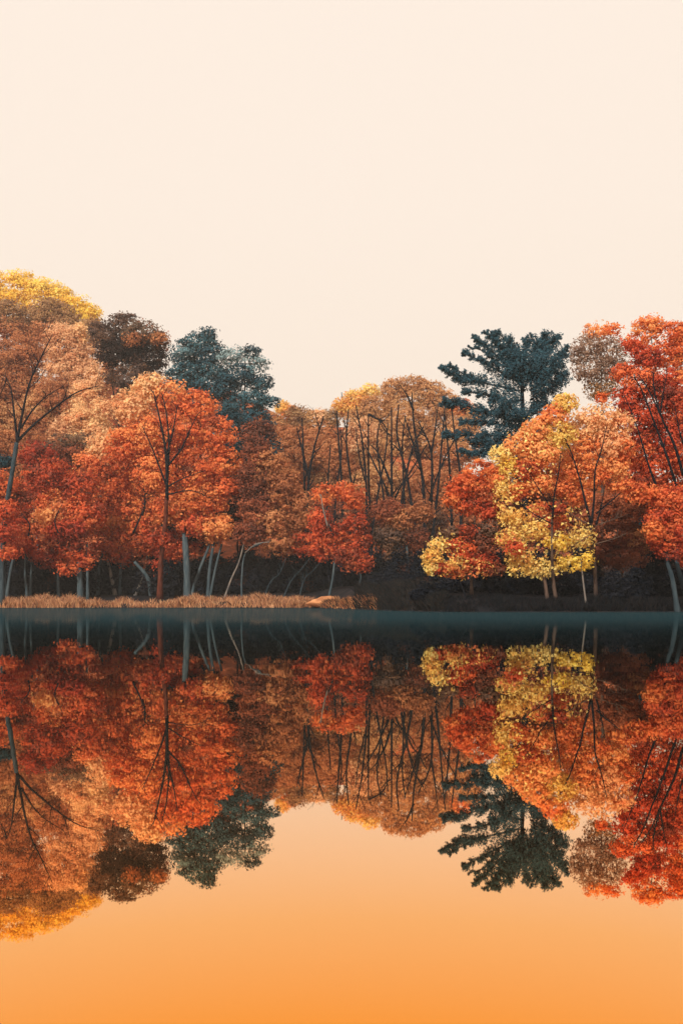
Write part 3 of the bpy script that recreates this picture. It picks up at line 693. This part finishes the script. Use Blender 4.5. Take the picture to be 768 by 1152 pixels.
tree('red_tree', 'tall deep red tree with dark leaning limbs near the right frame edge', 54, 742,
     [(712, 388, 14, 12, 'crimson', 0, .7), (728, 402, 20, 16, 'crimson'), (700, 420, 14, 12, 'red'), (718, 430, 26, 22, 'red'), (744, 440, 26, 28, 'crimson'), (770, 460, 26, 34, 'red'), (704, 450, 20, 20, 'crimson'),
      (724, 472, 28, 26, 'crimson'), (748, 496, 28, 30, 'crimson'), (716, 504, 24, 24, 'red'), (738, 530, 26, 22, 'red'), (768, 520, 26, 34, 'red'), (726, 545, 20, 16, 'red')],
     trunks=[([(772, 0), (765, 650), (760, 620), (764, 560, -1.8)], 6, 3.6, 'dim')],
     branches=[([(764, 560, -1.8), (752, 520, -2.2), (738, 482, -2.2), (722, 440, -2), (712, 424, -1.8)], 3.4, 1, 'dark', 6, 16),
               ([(768, 535, -1.8), (758, 500, -2.2), (744, 470, -2.2), (736, 440, -2.2), (734, 418, -2)], 3.6, 1, 'dark', 6, 16),
               ([(744, 470, -2.2), (728, 438, -2.2), (716, 420, -2)], 2, .6, 'dark', 4, 12),
               ([(742, 465, -2.2), (746, 440, -2.2), (750, 420, -2)], 2, .6, 'dark', 4, 12),
               ([(738, 548, -2.3), (728, 520, -2.4), (716, 480, -2.4), (700, 440, -2)], 2.8, .8, 'dark', 5, 14),
               ([(768, 500, -2), (762, 480, -2.2), (758, 452, -2.2)], 2, .6, 'dark', 3, 12)], bark='dark', leaf=3.0)
tree('red_tree', 'low vivid red tree at the right frame edge hanging over the dark bank', 48, 758,
     [(752, 560, 24, 18, 'red'), (720, 555, 20, 14, 'orange'), (774, 566, 24, 24, 'red'), (748, 584, 26, 16, 'red'), (770, 600, 26, 20, 'crimson'), (746, 606, 20, 16, 'red'), (734, 596, 14, 12, 'orange', -.8, .6),
      (756, 620, 22, 12, 'crimson'), (705, 548, 14, 10, 'orange'), (776, 625, 16, 14, 'red')],
     trunks=[([(762, 0), (756, 652), (750, 632), (746, 600)], 6, 4, 'dim')], leaf=3.0)
tree('rust_tree', 'dull rust-red tree in shade behind the slim grey trunk on the right bank', 60, 700,
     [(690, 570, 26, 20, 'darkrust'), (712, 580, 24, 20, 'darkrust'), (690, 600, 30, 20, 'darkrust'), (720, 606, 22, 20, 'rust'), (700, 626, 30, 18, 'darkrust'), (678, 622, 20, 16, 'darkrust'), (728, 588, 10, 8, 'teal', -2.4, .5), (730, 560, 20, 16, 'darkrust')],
     bark='brown', leaf=2.7, dens=1.1)
tree('peach_tree', 'peach-orange tree with slim grey trunk and bare forked branches, right of the yellow tree', 51, 668,
     [(676, 468, 22, 18, 'peach'), (700, 478, 14, 16, 'peach'), (656, 480, 22, 20, 'peach'), (684, 500, 24, 22, 'peach'), (656, 508, 24, 22, 'tangerine', 0, .8), (640, 528, 22, 18, 'tangerine'),
      (690, 526, 20, 16, 'tangerine'), (664, 536, 24, 18, 'orange'), (630, 548, 20, 14, 'tangerine'), (700, 505, 14, 18, 'orange'), (650, 560, 20, 12, 'orange', 0, .8), (692, 548, 14, 8, 'orange', 0, .6), (676, 448, 8, 8, 'orange')],
     trunks=[([(670, 0), (668, 640, -.6), (664, 600, -1.6), (664, 585, -1.9)], 4.6, 3.4, 'brown')],
     branches=[([(664, 588, -1.9), (657, 560, -2.1), (652, 540, -2.2), (640, 505, -2.1), (628, 480, -1.8)], 3.0, .8, 'dark', 5, 14),
               ([(665, 588, -1.9), (668, 560, -2.1), (669, 530, -2.2), (676, 505, -2.1), (682, 480, -1.8)], 2.8, .8, 'dark', 6, 14),
               ([(670, 590, -1.9), (676, 570, -2.1), (680, 545, -2.2)], 2.2, .7, 'dark', 4, 12),
               ([(670, 578, -1.9), (684, 566, -2.1), (700, 552, -2.1), (712, 540, -1.8)], 2, .7, 'dark', 4, 12),
               ([(664, 590, -1.9), (650, 584, -2.1), (632, 572, -2)], 1.8, .6, 'brown', 3, 10),
               ([(664, 602, -1.9), (650, 610, -2.1), (636, 618, -2)], 1.4, .3, 'brown', 6, 9),
               ([(668, 592, -1.9), (690, 584, -2.1), (708, 578, -2)], 1.2, .3, 'brown', 7, 10),
               ([(669, 612, -1.9), (690, 606, -2.1), (702, 601, -2)], 1.2, .3, 'brown', 7, 10)], bark='brown', leaf=3.0, dens=.85)
tree('yellow_tree', 'yellow and orange tree with low golden foliage over the dark right bank', 49.5, 618,
     [(636, 454, 16, 12, 'yellowred'), (622, 468, 20, 14, 'tangerine'), (604, 484, 20, 14, 'tangerine'), (628, 490, 22, 18, 'yellowred', 0, .9), (586, 500, 20, 16, 'tangerine'), (610, 510, 22, 18, 'tangerine'),
      (562, 512, 14, 12, 'gold', 0, .7), (572, 526, 14, 12, 'yellow', 0, .6), (592, 528, 18, 14, 'orange'), (566, 550, 11, 13, 'gold', 0, .4), (558, 534, 14, 14, 'tangerine', .4), (606, 545, 20, 14, 'tangerine'), (584, 552, 14, 12, 'orange'),
      (578, 582, 18, 12, 'gold', 0, .65), (606, 572, 14, 10, 'yellowred', 0, .5), (600, 596, 18, 13, 'gold', 0, .5), (626, 588, 16, 11, 'orange', 0, .55), (574, 606, 20, 13, 'yellowred', 0, .5),
      (628, 610, 20, 11, 'yellow', 0, .55), (655, 604, 16, 12, 'gold', 0, .5), (585, 628, 18, 12, 'gold', 0, .5), (608, 640, 22, 12, 'gold', 0, .55), (640, 634, 20, 12, 'yellow', 0, .5), (660, 630, 9, 14, 'yellow', 0, .5),
      (584, 640, 14, 10, 'gold', 0, .5), (612, 602, 54, 46, 'gold', -.3, .10), (596, 512, 36, 42, 'gold', -.8, .05), (570, 560, 16, 38, 'gold', -.3, .14), (626, 572, 12, 9, 'red', -1.2), (580, 616, 14, 10, 'red', -1, .6)],
     trunks=[([(626, 0), (622, 652), (620, 620, -1), (621, 580, -1.4)], 5, 2.4, 'brown'), ([(616, 0), (612, 655), (608, 635)], 5, 3, 'brown'), ([(659, 0), (655, 650), (652, 628)], 2.2, 1.4, 'pale')],
     branches=[([(621, 584, -1.5), (622, 560, -1.7), (628, 530, -1.6), (630, 510, -1.4)], 2.4, .8, 'dark', 4, 12),
               ([(622, 575, -1.5), (606, 550, -1.7), (590, 525, -1.5)], 1.6, .6, 'dark', 5, 12), ([(622, 590, -1.5), (600, 578, -1.7), (584, 565, -1.5)], 1.4, .6, 'dark', 3, 10)],
     bark='brown', leaf=3.4, clump=.9)
tree('red_orange_tree', 'rounded coral red tree between the bare stems and the yellow tree', 53, 530,
     [(538, 530, 18, 14, 'orange'), (518, 548, 20, 16, 'red'), (544, 552, 18, 16, 'orange'), (508, 562, 12, 10, 'orange'), (530, 570, 20, 12, 'red'), (550, 575, 16, 14, 'crimson')], bark='brown', leaf=2.9)
tree('low_tree', 'low tree with golden left fringe and dark red heart beside the dark inlet', 50.5, 520,
     [(486, 628, 13, 12, 'gold', 0, .7), (494, 612, 12, 9, 'gold', 0, .6), (484, 640, 9, 8, 'gold', 0, .7), (506, 600, 14, 9, 'umber'), (520, 618, 20, 16, 'red', 0, .8), (514, 640, 20, 12, 'yellowred', 0, .8), (544, 612, 18, 14, 'darkrust'), (540, 632, 20, 14, 'crimson'),
      (552, 595, 18, 12, 'umber'), (524, 598, 14, 10, 'red', 0, .7), (498, 640, 12, 10, 'red', 0, .7), (500, 622, 28, 28, 'gold', -.6, .10), (530, 640, 30, 14, 'yellowred', -.8, .12), (556, 640, 14, 10, 'darkrust'), (535, 600, 20, 14, 'umberdark', 2)],
     bark='dark', leaf=3.2, clump=.85)

# trees just past the frame edges, so that the woods go on for a viewer who steps aside
for nm, lab, Y, bx, pal, top, tr in [
    ('red_tree', 'red tree just past the right frame edge, nearest the water', 54, 838, 'red', 470, 'dim'),
    ('orange_tree', 'orange tree past the right frame edge, second along the bank', 60, 885, 'tangerine', 440, 'brown'),
    ('rust_tree', 'rust tree past the right frame edge, third along the bank', 58, 950, 'rust', 460, 'brown'),
    ('rust_tree', 'tall rust tree in the rear past the right frame edge', 84, 860, 'hill', 400, 'brown'),
    ('red_tree', 'tall crimson tree in the rear past the right frame edge', 88, 930, 'crimson', 410, 'brown'),
    ('red_tree', 'red tree just past the left frame edge beside the water', 96, -75, 'red', 470, 'grey'),
    ('orange_tree', 'orange tree past the left frame edge, second along the bank', 98, -140, 'orange', 450, 'grey'),
    ('rust_tree', 'tall rust tree in the rear past the left frame edge', 140, -80, 'rust', 350, 'brown'),
]:
    tree(nm, lab, Y, bx, [(bx, top+40, 42, 40, pal), (bx-28, top+80, 34, 36, pal), (bx+28, top+85, 36, 36, pal), (bx, top+110, 46, 40, pal), (bx-5, top+75, 40, 40, pal)],
         trunks=[([(bx, 0), (bx+2, 640), (bx, top+100)], 5, 3, tr)], leaf=3.2, group='trees past the frame edges')

# ------------------------------------------------------------------ undergrowth, shade painted into near-black leaves, one shrub at a time
def shrub(label, px, Y, top, halfw, pals=('shadeblack',), leaf=2.6, dens=.9, group='shade-coloured shrubs under the trees'):
    x = (px-384)/F*Y; z = gz(x, Y)
    bot = HZ-(z-EYE)*F/Y
    r = empty('shrub', (x, Y, z)); tag(r, label, 'shrub', group)
    h = max((bot-top)/2, 6)
    for k in (-.3, 0, .3):
        wood('stem', Y, [(px+k*halfw*.5, 0), (px+k*halfw, bot-h*.8), (px+k*halfw*1.5, top+h*.4)], 1.6, .5, 'dark', r, twigs=3, twig_len=8, base_ground=True, sides=5)
    lob = [(px-halfw*.45, bot-h*.7, halfw*.6, h*.75, pals[0]), (px+halfw*.45, bot-h*.75, halfw*.6, h*.8, pals[-1]), (px, top+h*.75, halfw*.65, h*.8, pals[0]), (px, bot-h*.4, halfw, h*.5, pals[0])]
    crown_mesh('foliage', Y, lob, leaf, dens, LEAF, r, clump=.9)
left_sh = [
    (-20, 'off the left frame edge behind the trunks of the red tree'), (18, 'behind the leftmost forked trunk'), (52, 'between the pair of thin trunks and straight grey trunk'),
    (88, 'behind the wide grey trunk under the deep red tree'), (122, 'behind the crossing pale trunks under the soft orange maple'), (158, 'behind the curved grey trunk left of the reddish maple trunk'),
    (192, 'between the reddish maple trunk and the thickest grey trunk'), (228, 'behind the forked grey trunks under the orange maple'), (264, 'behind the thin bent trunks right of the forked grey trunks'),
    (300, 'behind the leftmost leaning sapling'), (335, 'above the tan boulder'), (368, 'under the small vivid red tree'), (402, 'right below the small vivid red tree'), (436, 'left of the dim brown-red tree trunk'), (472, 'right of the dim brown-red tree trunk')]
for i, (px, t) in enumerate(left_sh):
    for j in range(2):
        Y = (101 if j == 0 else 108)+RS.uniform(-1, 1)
        pal = ('shadeblack', 'shaderust') if (j == 1 or i in (2, 5, 8, 10, 13)) else ('shadeblack',)
        shrub(('shade-coloured shrub ' if j == 0 else 'taller shade-brown shrub ')+t, px+(0 if j == 0 else 16), Y, 626-8*j+RS.uniform(-4, 4), 24, pal, leaf=3.0)
right_sh = [
    (478, 52, 655, 18, 'low shade-coloured shrub at the left tip of the right bank'), (508, 55, 648, 20, 'shade-coloured shrub behind the low gold fringed tree'), (540, 56, 640, 20, 'shade-coloured shrub under the dark red heart of the low tree'),
    (572, 53, 650, 20, 'shade-coloured shrub left of the brown trunks of the yellow tree'), (602, 55, 645, 20, 'shade-coloured shrub behind the two brown trunks of the yellow tree'), (634, 54, 652, 20, 'shade-coloured shrub between the yellow tree trunks and the slim grey trunk'),
    (664, 56, 645, 20, 'shade-coloured shrub behind the slim grey trunk of the peach tree'), (690, 50, 640, 16, 'twiggy dark shrub directly right of the slim grey trunk'), (714, 52, 636, 18, 'tallest dark shrub under the dull rust-red tree'),
    (736, 53, 645, 18, 'dark shrub left of the thick leaning trunk at the right edge'), (762, 55, 640, 20, 'dark shrub behind the thick leaning trunk at the right edge'), (790, 52, 640, 20, 'dark shrub just past the right frame edge'),
    (560, 61, 610, 24, 'tall dark shrub in the rear under the coral red tree'), (610, 62, 610, 26, 'tall dark shrub in the rear behind the yellow tree'), (655, 63, 610, 26, 'tall dark shrub in the rear behind the peach tree'), (745, 62, 600, 28, 'tall dark shrub in the rear behind the low vivid red tree'), (505, 62, 615, 22, 'tall dark shrub in the rear behind the gold fringed tree')]
right_sh += [(430, 86, 642, 18, 'shade-coloured shrub at the head of the inlet, farthest back'), (448, 76, 644, 18, 'shade-coloured shrub at the head of the inlet, middle one'), (464, 66, 646, 18, 'shade-coloured shrub at the head of the inlet, nearest the right bank'),
             (448, 92, 618, 22, 'tall dark shrub behind the head of the inlet'), (476, 78, 618, 22, 'tall dark shrub between the inlet and the gold fringed tree')]
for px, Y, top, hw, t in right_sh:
    shrub(t, px, Y, top, hw, ('shadeblack',) if Y < 60 else ('shadeblack', 'shaderust'), leaf=2.8)

# ------------------------------------------------------------------ shore grass
def grass(name, label, pxr, drange, n, hgt, wid, cols, skip=0.0, mat=None):
    px = RS.uniform(pxr[0], pxr[1], n)
    d = drange[0]+(drange[1]-drange[0])*RS.uniform(0, 1, n)**1.3
    Y = np.full(n, 70.0)
    for _ in range(8):
        Y = shore((px-384)/F*Y)+d
    x = (px-384)/F*Y
    clumpn = vnoise(x, Y, 1.1, 9)*.6+vnoise(x, Y, 4, 10)*.6
    keep = RS.uniform(0, 1, n) < np.clip(clumpn*2.0-.55-skip, .05, 1)
    x, Y, clumpn = x[keep], Y[keep], clumpn[keep]; n = len(x)
    clumpn = clumpn**1.6*1.1
    z = ground(x, Y)-.03
    h = hgt*(.35+clumpn)*RS.uniform(.45, 1.25, n)
    lean = RS.normal(size=(n, 2))*.36*h[:, None]
    ang = RS.uniform(0, math.pi, n); wx = np.cos(ang)*wid*.5; wy = np.sin(ang)*wid*.5
    b = np.stack([x, Y, z], 1)
    w = np.stack([wx, wy, np.zeros(n)], 1)
    mid = b+np.stack([lean[:, 0]*.35, lean[:, 1]*.35, h*.55], 1); top = b+np.stack([lean[:, 0], lean[:, 1], h], 1)
    v = np.stack([b-w, b+w, mid+w*.8, top, mid-w*.8], 1).reshape(-1, 3)
    f = np.arange(n*5).reshape(n, 5)
    c = (np.array([s2l(q) for q in cols])**(.8 if hgt > .5 else 1))[RS.randint(len(cols), size=n)]*RS.uniform(.7, 1.2, (n, 1))
    o = link_mesh(name, v, f, mat or GRASS, None, c)
    tag(o, label, 'grass', kind='stuff')
    return o
GOLD = [(200, 140, 96), (186, 122, 80), (214, 156, 108), (160, 100, 70), (120, 80, 62)]
SHADE_GRASS = [(34, 40, 44), (44, 42, 42), (30, 36, 40), (60, 50, 44)]  # near-black tones: bank shade put into the grass colour
grass('golden_grass', 'golden dry grass along the left shoreline', (-60, 350), (.1, 3.6), 22000, .72, .07, GOLD)
grass('mixed_grass', 'mixed golden and shade-coloured grass along the middle inlet shore', (340, 425), (.2, 3.0), 9000, .45, .06, GOLD+SHADE_GRASS)
grass('bank_shade_grass', 'shade-coloured grass covering the right bank above the water', (430, 830), (.1, 4.5), 40000, .38, .035, [(26, 32, 38), (22, 28, 36), (32, 34, 38), (44, 38, 38)], mat=GRASS)  # near-black blades carry the right bank's shadow in their colour

grass('inlet_shade_grass', 'shade-coloured grass at the head of the inlet', (400, 500), (.1, 14), 46000, .5, .05, SHADE_GRASS)

# ------------------------------------------------------------------ boulder and spits by the inlet
def boulder(name, label, px, py, Y, wpx, hpx, dm, cat, mat, seed):
    import bmesh
    bm = bmesh.new(); bmesh.ops.create_icosphere(bm, subdivisions=4, radius=1)
    s = Y/F; rs = random.Random(seed)
    planes = [(Vector((rs.uniform(-1, 1), rs.uniform(-1, 1), rs.uniform(-.2, 1))).normalized(), rs.uniform(.55, .85)) for _ in range(14)]
    for v in bm.verts:
        c = v.co.copy()
        for n, d in planes:
            k = c.dot(n)-d
            if k > 0: c -= n*k
        c *= 1+.05*math.sin(c.x*9+seed)*math.cos(c.y*7)
        v.co = Vector((c.x*wpx*s*.62, c.y*dm, c.z*hpx*s*.8))
    me = bpy.data.meshes.new(name); bm.to_mesh(me); bm.free(); me.materials.append(mat)
    for p in me.polygons: p.use_smooth = True
    o = bpy.data.objects.new(name, me); col.objects.link(o)
    o.location = tuple(P(px, py, Y)); tag(o, label, cat)
    return o
sandstone = noise_mat('tan_sandstone', s2l((150, 98, 66)), s2l((206, 146, 102)), 1.2, bump=.6)
driftwood = noise_mat('driftwood', s2l((96, 72, 58)), s2l((150, 112, 84)), 2.0, stretch=(.4, 3, 3), bump=.5)
boulder('boulder', 'long low tan boulder on the shore at the mouth of the inlet', 372, 677, 87, 46, 9, 1.3, 'boulder', sandstone, 3)

def log(label, p0, p1, Y, w):
    s = Y/F
    a = P(p0[0], p0[1], Y); b = P(p1[0], p1[1], Y+.8)
    path = catmull([a, (a+b)/2+np.array([0, 0, .05]), b], 8)
    V, Fc = tube(path, w*s, w*s*.5, 9)
    o = link_mesh('log', V, Fc, driftwood, None, smooth_shade=True, origin=a)
    tag(o, label, 'log', 'driftwood in the inlet'); return o
log('brown driftwood log lying in the inlet right of the tan boulder', (388, 680), (446, 678.5), 80, 1.1)
log('short brown driftwood log floating at the mouth of the inlet, nearer than the other', (402, 685), (442, 684), 70, 1.2)


# ------------------------------------------------------------------ autumn air
import bmesh
bm = bmesh.new(); bmesh.ops.create_cube(bm, size=1)
me = bpy.data.meshes.new('haze'); bm.to_mesh(me); bm.free()
hz = bpy.data.objects.new('haze', me); col.objects.link(hz)
hz.scale = (5400, 5400, 96); hz.location = (0, 0, 48-4); tag(hz, kind='stuff')
m, nt, out = new_mat('haze'); pv = nt.nodes.new('ShaderNodeVolumePrincipled')
pv.inputs['Color'].default_value = (.96, .92, .86, 1); pv.inputs['Density'].default_value = .00045; pv.inputs['Anisotropy'].default_value = .2
nt.links.new(pv.outputs[0], out.inputs['Volume']); me.materials.append(m)
